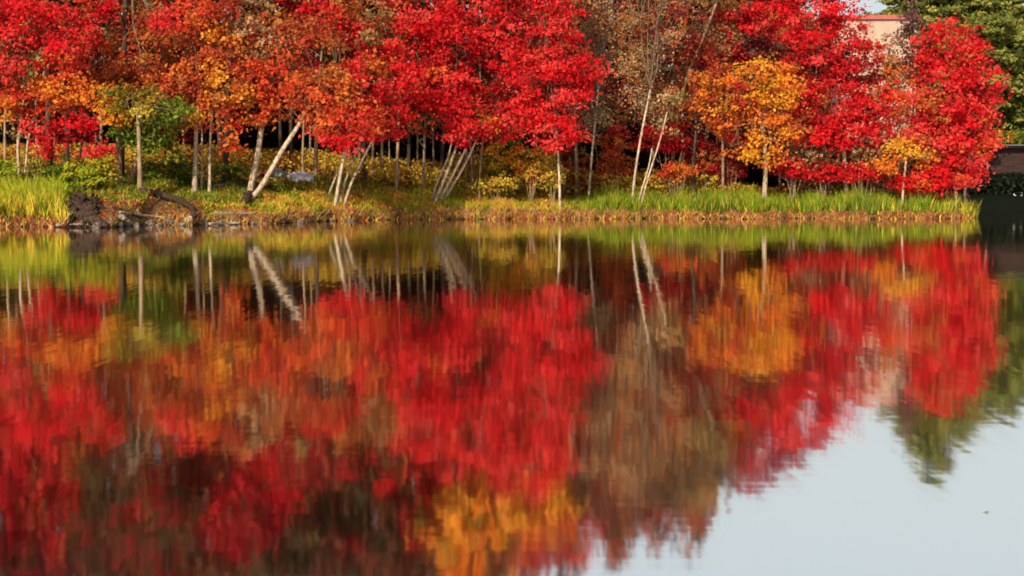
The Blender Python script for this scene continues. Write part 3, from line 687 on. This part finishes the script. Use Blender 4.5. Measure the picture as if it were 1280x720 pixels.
def rock(label, px, py, rx, ry, D, mat, name='boulder'):
    c = on_ground(px, py + ry * .8); D = c[1]; k = mpp(D); c = c + np.array([0, 0, ry * k * .6])
    import bmesh
    bm = bmesh.new(); bmesh.ops.create_icosphere(bm, subdivisions=3, radius=1)
    sd = rng.uniform(0, 20)
    for v in bm.verts:
        f = 1 + .32 * float(vnoise(v.co.x, v.co.y, v.co.z, 2.0, sd)) + .08 * float(vnoise(v.co.x, v.co.y, v.co.z, 5, sd))
        v.co = Vector((v.co.x * rx * k * f, v.co.y * rx * k * .8 * f, max(v.co.z, -.6) * ry * k * f * (1 + .25 * math.sin(v.co.x * 2 + sd))))
    me = bpy.data.meshes.new('rock'); bm.to_mesh(me); bm.free()
    return tag(link(name, me, mat, None, c), label, 'rock')
rock('white boulder on the grassy bank right of the leaning trunk', 377, 221, 15, 11, 91, M_ROCK)
rock('grey green mossy boulder left of the white boulder', 353, 221, 15, 10, 92, M_ROCK_G)
rock('grey stone at the water edge right of the dark hollow', 133, 277, 8, 5, 74.8, M_STONE, 'stone')
rock('small stone below the rust coloured fern like shrub', 150, 271, 7, 4, 76, M_LOG, 'stone')
rock('pale stone standing in the water below the dark fallen log', 236, 274, 5, 4, 77.5, M_LOG, 'stone')
STN = [(148, 281.5, 5, 3), (160, 279.5, 6, 4), (171, 282, 4, 3), (188, 279, 6, 4), (201, 281, 5, 3), (214, 278, 7, 4), (228, 281, 5, 3), (255, 279, 5, 3.5), (272, 280.5, 4, 3), (290, 279, 5, 3),
       (318, 279.3, 4.5, 3), (352, 278, 4, 2.5), (376, 277.5, 4.5, 3), (415, 275.5, 4, 2.5), (438, 275.5, 4, 2.5), (120, 283, 6, 3.5)]
for i, (px, py, rx, ry) in enumerate(STN):
    rock('small brown grey stone half in the water along the left shore', px, py - 1, rx, ry, 0, M_STONE, 'stone')['group'] = 'small stones along the left shore'
log('slim dark branch lying from the rust coloured fern like shrub to the water', [(140, 262), (160, 268), (176, 276)], 4, M_LOG_DARK, name='fallen_branch')
log('pale bent branch at the water edge between the straight tan trunk and dark fallen log', [(150, 268), (172, 271), (196, 274), (214, 275)], 3.5, M_LOG, name='fallen_branch')
log('brown log parallel to the water below the upright thick trunk', [(268, 270), (296, 271), (322, 270)], 4.5, M_LOG)
log('dark log along the bank below the fan of trunks', [(392, 270), (425, 271), (455, 269)], 3.5, M_LOG_DARK)
# the undercut hollow: its shade built as a dark mass, with roots
def hollow():
    c = on_ground(107, 268); base = np.array([c[0], c[1], c[2] - .1])
    paths = []
    G = lambda x, y, up: on_ground(x, y) + np.array([0, -.1, up])
    for (qx, qy, w_) in [(90, 256, .24), (98, 262, .3), (106, 268, .34), (114, 275, .34), (122, 280, .28), (112, 265, .3)]:
        q0 = G(qx, qy, .1); paths.append((np.array([q0 + [-.6, .25, .12], q0, q0 + [.5, -.2, -.2]]) - base, [w_ * .6, w_, w_ * .4]))
    for i in range(70):                       # roots fanning out
        a = G(rng.uniform(86, 124), rng.uniform(246, 274), rng.uniform(.05, .3)); q = G(rng.uniform(80, 140), rng.uniform(258, 287), .03)
        w0 = rng.uniform(.04, .13)
        paths.append((wob(a, q, 6, .12) - base, np.linspace(w0, .015, 6)))
    return tag(link('hollow_shade_roots', tubes(paths, 7), M_LOG_DARK, None, base), 'dark mass for the shade of the undercut bank, with roots overhanging the water at the left', 'roots')
hollow()
# white posts on the far dark bank
for i, (px, hh, lab) in enumerate([(1268.5, .30, 'left one of two small white posts on the dark far bank'), (1276, .36, 'right one of two small white posts on the dark far bank')]):
    p = at(px, 247, 122.0)
    me = tubes([(np.array([(0, 0, -.6), (0, 0, hh * .5), (0, 0, hh)]), [.12, .12, .1])], 10)
    tag(link('post', me, M_WHITE, None, p), lab, 'post', 'white posts on the far bank')
# a leaf afloat on the near water
p = on_water(1233, 641.5)
Lw = Leaves()
me = kites(np.array([[-.025, 0, .003], [-.005, .003, .004]]), np.array([[.05, .008, .002], [.02, .02, .003]]), np.array([[0, .014, .002], [.006, -.006, .001]]), np.array([[.38, .36, .36], [.34, .32, .32]]), .5)
tag(link('floating_leaf', me, M_LEAF, None, p), 'small grey brown leaf floating alone on the pale water', 'leaf')

# ------------------------------------------------------------------ buildings
import bmesh
def boxes_mesh(lst):
    bm = bmesh.new()
    for (x0, x1, y0, y1, z0, z1) in lst:
        vs = [bm.verts.new(v) for v in [(x0, y0, z0), (x1, y0, z0), (x1, y1, z0), (x0, y1, z0), (x0, y0, z1), (x1, y0, z1), (x1, y1, z1), (x0, y1, z1)]]
        for f in [(0, 3, 2, 1), (4, 5, 6, 7), (0, 1, 5, 4), (1, 2, 6, 5), (2, 3, 7, 6), (3, 0, 4, 7)]:
            bm.faces.new([vs[i] for i in f])
    me = bpy.data.meshes.new('box'); bm.to_mesh(me); bm.free(); return me
# low brown building on the far bank
a = at(1192, 182, 127); b = at(1330, 234, 127)
base = np.array([a[0], 127, b[2]])
w, h = b[0] - a[0], a[2] - b[2]
bd = thing('building', 'long low dark brown building on the far bank at the right edge', 'building', base)
link('plinth', boxes_mesh([(-.1, w + .1, -.1, 6.1, -1.0, .25)]), M_BLACK, bd)
link('wall', boxes_mesh([(0, w, 0, 6, .253, h - .2)]), M_WALL_BROWN, bd)
rf = link('roof', boxes_mesh([(-.4, w + .4, -.7, 6.7, h - .197, h + .08)]), M_BLACK, bd)
link('gutter', boxes_mesh([(-.4, w + .4, -.82, -.703, h - .02, h + .06)]), M_TRIM, rf)
# tall peach building behind the trees
a = at(1030, 19, 127); b = at(1146, 19, 127)
g = gz(a[0], 127); w = b[0] - a[0]; h = a[2] - g
pb = thing('building', 'plain tall peach building with a red roof edge seen between the red crowns', 'building', (a[0], 127, g))
link('wall', boxes_mesh([(0, w, 0, 9, -.3, h - .33)]), M_PEACH, pb)
link('roof', boxes_mesh([(-.15, w + .15, -.25, 9.2, h - .327, h)]), M_REDROOF, pb)
# ------------------------------------------------------------------ ground, water
def axis_pts(lo, hi, f0, f1, fine, coarse_n):
    a = -np.geomspace(1, abs(lo - f0) + 1, coarse_n)[::-1] + 1 + f0
    c = np.geomspace(1, hi - f1 + 1, coarse_n) - 1 + f1
    return np.unique(np.concatenate([a, np.arange(f0, f1, fine), c]))
gx = axis_pts(-1500, 1500, -45, 60, .4, 24); gy = axis_pts(-400, 3000, 66, 130, .35, 30)
XX, YY = np.meshgrid(gx, gy); ZZ = ground_z(XX, YY)
nx, ny = len(gx), len(gy)
i = np.arange(ny - 1)[:, None] * nx + np.arange(nx - 1)[None]
Q = np.stack([i, i + 1, i + nx + 1, i + nx], -1).reshape(-1, 4)
me = bpy.data.meshes.new('ground'); me.from_pydata(np.stack([XX, YY, ZZ], -1).reshape(-1, 3).tolist(), [], Q.tolist())
me.polygons.foreach_set('use_smooth', np.ones(len(me.polygons), bool)); me.update()
m, nt, N, L = new_mat('leafy_earth')
out = N('ShaderNodeOutputMaterial'); p = N('ShaderNodeBsdfPrincipled'); p.inputs['Roughness'].default_value = .95; p.inputs['Specular IOR Level'].default_value = .1
geo = N('ShaderNodeNewGeometry'); sep = N('ShaderNodeSeparateXYZ'); L(geo.outputs['Position'], sep.inputs[0])
n1 = N('ShaderNodeTexNoise'); n1.inputs['Scale'].default_value = 2.6; n1.inputs['Detail'].default_value = 7; n1.inputs['Roughness'].default_value = .7
L(geo.outputs['Position'], n1.inputs['Vector'])
r1 = N('ShaderNodeValToRGB'); e = r1.color_ramp.elements
e[0].position = .34; e[0].color = (.03, .016, .008, 1); e[1].position = .68; e[1].color = (.34, .24, .10, 1)
k = e.new(.47); k.color = (.16, .075, .028, 1); k = e.new(.57); k.color = (.26, .15, .05, 1)
L(n1.outputs['Fac'], r1.inputs[0])
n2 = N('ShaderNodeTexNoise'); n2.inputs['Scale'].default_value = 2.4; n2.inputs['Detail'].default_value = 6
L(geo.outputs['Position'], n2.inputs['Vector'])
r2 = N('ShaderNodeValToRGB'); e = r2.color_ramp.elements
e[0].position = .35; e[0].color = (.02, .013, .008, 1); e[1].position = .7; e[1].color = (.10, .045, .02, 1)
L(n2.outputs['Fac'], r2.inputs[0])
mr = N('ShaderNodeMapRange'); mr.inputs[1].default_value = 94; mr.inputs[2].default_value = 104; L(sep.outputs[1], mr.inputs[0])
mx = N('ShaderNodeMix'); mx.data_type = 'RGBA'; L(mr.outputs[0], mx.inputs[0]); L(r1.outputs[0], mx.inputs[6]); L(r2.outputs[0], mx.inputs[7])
mz = N('ShaderNodeMapRange'); mz.inputs[1].default_value = .02; mz.inputs[2].default_value = .16; L(sep.outputs[2], mz.inputs[0])
mw = N('ShaderNodeMix'); mw.data_type = 'RGBA'; mw.inputs[6].default_value = (.035, .022, .012, 1); L(mz.outputs[0], mw.inputs[0]); L(mx.outputs[2], mw.inputs[7])
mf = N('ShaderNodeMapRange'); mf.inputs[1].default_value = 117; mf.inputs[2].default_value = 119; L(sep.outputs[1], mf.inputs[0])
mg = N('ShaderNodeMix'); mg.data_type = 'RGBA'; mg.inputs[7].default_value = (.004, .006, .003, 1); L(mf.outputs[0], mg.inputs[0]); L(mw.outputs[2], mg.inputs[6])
L(mg.outputs[2], p.inputs['Base Color'])
bp = N('ShaderNodeBump'); bp.inputs['Strength'].default_value = .6; bp.inputs['Distance'].default_value = .1; L(n2.outputs['Fac'], bp.inputs['Height']); L(bp.outputs[0], p.inputs['Normal'])
L(p.outputs[0], out.inputs[0])
tag(link('ground', me, m), kind='structure')

me = boxes_mesh([]) ; me.from_pydata([(-900, -60, 0), (900, -60, 0), (900, 140, 0), (-900, 140, 0)], [], [(0, 1, 2, 3)]); me.update()
m, nt, N, L = new_mat('still_water')
out = N('ShaderNodeOutputMaterial'); geo = N('ShaderNodeNewGeometry')
def ripple(scale, amp, detail=2):
    mp = N('ShaderNodeMapping'); mp.inputs['Scale'].default_value = scale; L(geo.outputs['Position'], mp.inputs['Vector'])
    nz = N('ShaderNodeTexNoise'); nz.inputs['Scale'].default_value = 1; nz.inputs['Detail'].default_value = detail; L(mp.outputs[0], nz.inputs['Vector'])
    s = N('ShaderNodeVectorMath'); s.operation = 'SUBTRACT'; s.inputs[1].default_value = (.5, .5, .5); L(nz.outputs['Color'], s.inputs[0])
    k = N('ShaderNodeVectorMath'); k.operation = 'MULTIPLY'; k.inputs[1].default_value = (amp, amp, 0); L(s.outputs[0], k.inputs[0])
    return k
ra, rb = ripple((3.0, 8, 1), .008), ripple((.4, .9, 1), .004, 3)
ad = N('ShaderNodeVectorMath'); L(ra.outputs[0], ad.inputs[0]); L(rb.outputs[0], ad.inputs[1])
rc = ripple((13, 1.1, 1), .010, 1); ad0 = ad; ad = N('ShaderNodeVectorMath'); L(ad0.outputs[0], ad.inputs[0]); L(rc.outputs[0], ad.inputs[1])
a2 = N('ShaderNodeVectorMath'); a2.inputs[1].default_value = (0, 0, 1); L(ad.outputs[0], a2.inputs[0])
nn = N('ShaderNodeVectorMath'); nn.operation = 'NORMALIZE'; L(a2.outputs[0], nn.inputs[0])
gl = N('ShaderNodeBsdfGlossy'); gl.inputs['Roughness'].default_value = .045; gl.inputs['Color'].default_value = (.99, .97, .96, 1); L(nn.outputs[0], gl.inputs['Normal'])
df = N('ShaderNodeBsdfDiffuse'); df.inputs['Color'].default_value = (.012, .010, .006, 1)
ms = N('ShaderNodeMixShader'); ms.inputs[0].default_value = .94; L(df.outputs[0], ms.inputs[1]); L(gl.outputs[0], ms.inputs[2]); L(ms.outputs[0], out.inputs[0])
tag(link('water', me, m), kind='structure')

# ------------------------------------------------------------------ light, sky, camera
SUN_EL, SUN_AZ = math.radians(27), math.atan2(-.36, -.84)     # behind the viewer, to the left
w = bpy.data.worlds.new('World'); scene.world = w; w.use_nodes = True
nt = w.node_tree; bg = nt.nodes['Background']
sk = nt.nodes.new('ShaderNodeTexSky'); sk.sky_type = 'NISHITA'; sk.sun_disc = False
sk.sun_elevation = SUN_EL; sk.sun_rotation = SUN_AZ; sk.air_density = 1.0; sk.dust_density = 2.5; sk.ozone_density = 1.0
bg.inputs[1].default_value = .15
# pale haze low over the horizon
tc = nt.nodes.new('ShaderNodeTexCoord'); sx = nt.nodes.new('ShaderNodeSeparateXYZ'); nt.links.new(tc.outputs['Generated'], sx.inputs[0])
hz = nt.nodes.new('ShaderNodeMapRange'); hz.interpolation_type = 'SMOOTHSTEP'; hz.inputs[1].default_value = .14; hz.inputs[2].default_value = .55; hz.inputs[3].default_value = 1; hz.inputs[4].default_value = 0
nt.links.new(sx.outputs[2], hz.inputs[0])
hm = nt.nodes.new('ShaderNodeMix'); hm.data_type = 'RGBA'; hm.inputs[7].default_value = (4.5, 5.05, 5.2, 1)
nt.links.new(hz.outputs[0], hm.inputs[0]); nt.links.new(sk.outputs[0], hm.inputs[6]); nt.links.new(hm.outputs[2], bg.inputs[0])
sun = bpy.data.lights.new('sun', 'SUN'); sun.energy = 5.0; sun.angle = math.radians(.5); sun.color = (1, .90, .74)
so = bpy.data.objects.new('sun', sun); C.objects.link(so)
d = Vector((math.sin(SUN_AZ) * math.cos(SUN_EL), math.cos(SUN_AZ) * math.cos(SUN_EL), math.sin(SUN_EL)))
so.rotation_euler = d.to_track_quat('Z', 'Y').to_euler(); so.location = d * 60 + Vector((0, 0, 20))
cam = bpy.data.cameras.new('camera'); co = bpy.data.objects.new('camera', cam); C.objects.link(co)
cam.sensor_width = 36; cam.lens = 36 * F / 1280; cam.clip_end = 6000; cam.clip_start = .1
co.location = (0, 0, CAM_H); co.rotation_euler = (PI / 2 - PITCH, 0, 0)
scene.camera = co
scene.view_settings.view_transform = 'Standard'; scene.view_settings.look = 'None'; scene.view_settings.exposure = 0; scene.view_settings.gamma = 1
scene.render.engine = 'CYCLES'
scene.cycles.max_bounces = 6; scene.cycles.diffuse_bounces = 3; scene.cycles.glossy_bounces = 3; scene.cycles.transmission_bounces = 4
scene.cycles.use_denoising = True
scene.cycles.filter_width = 1.8
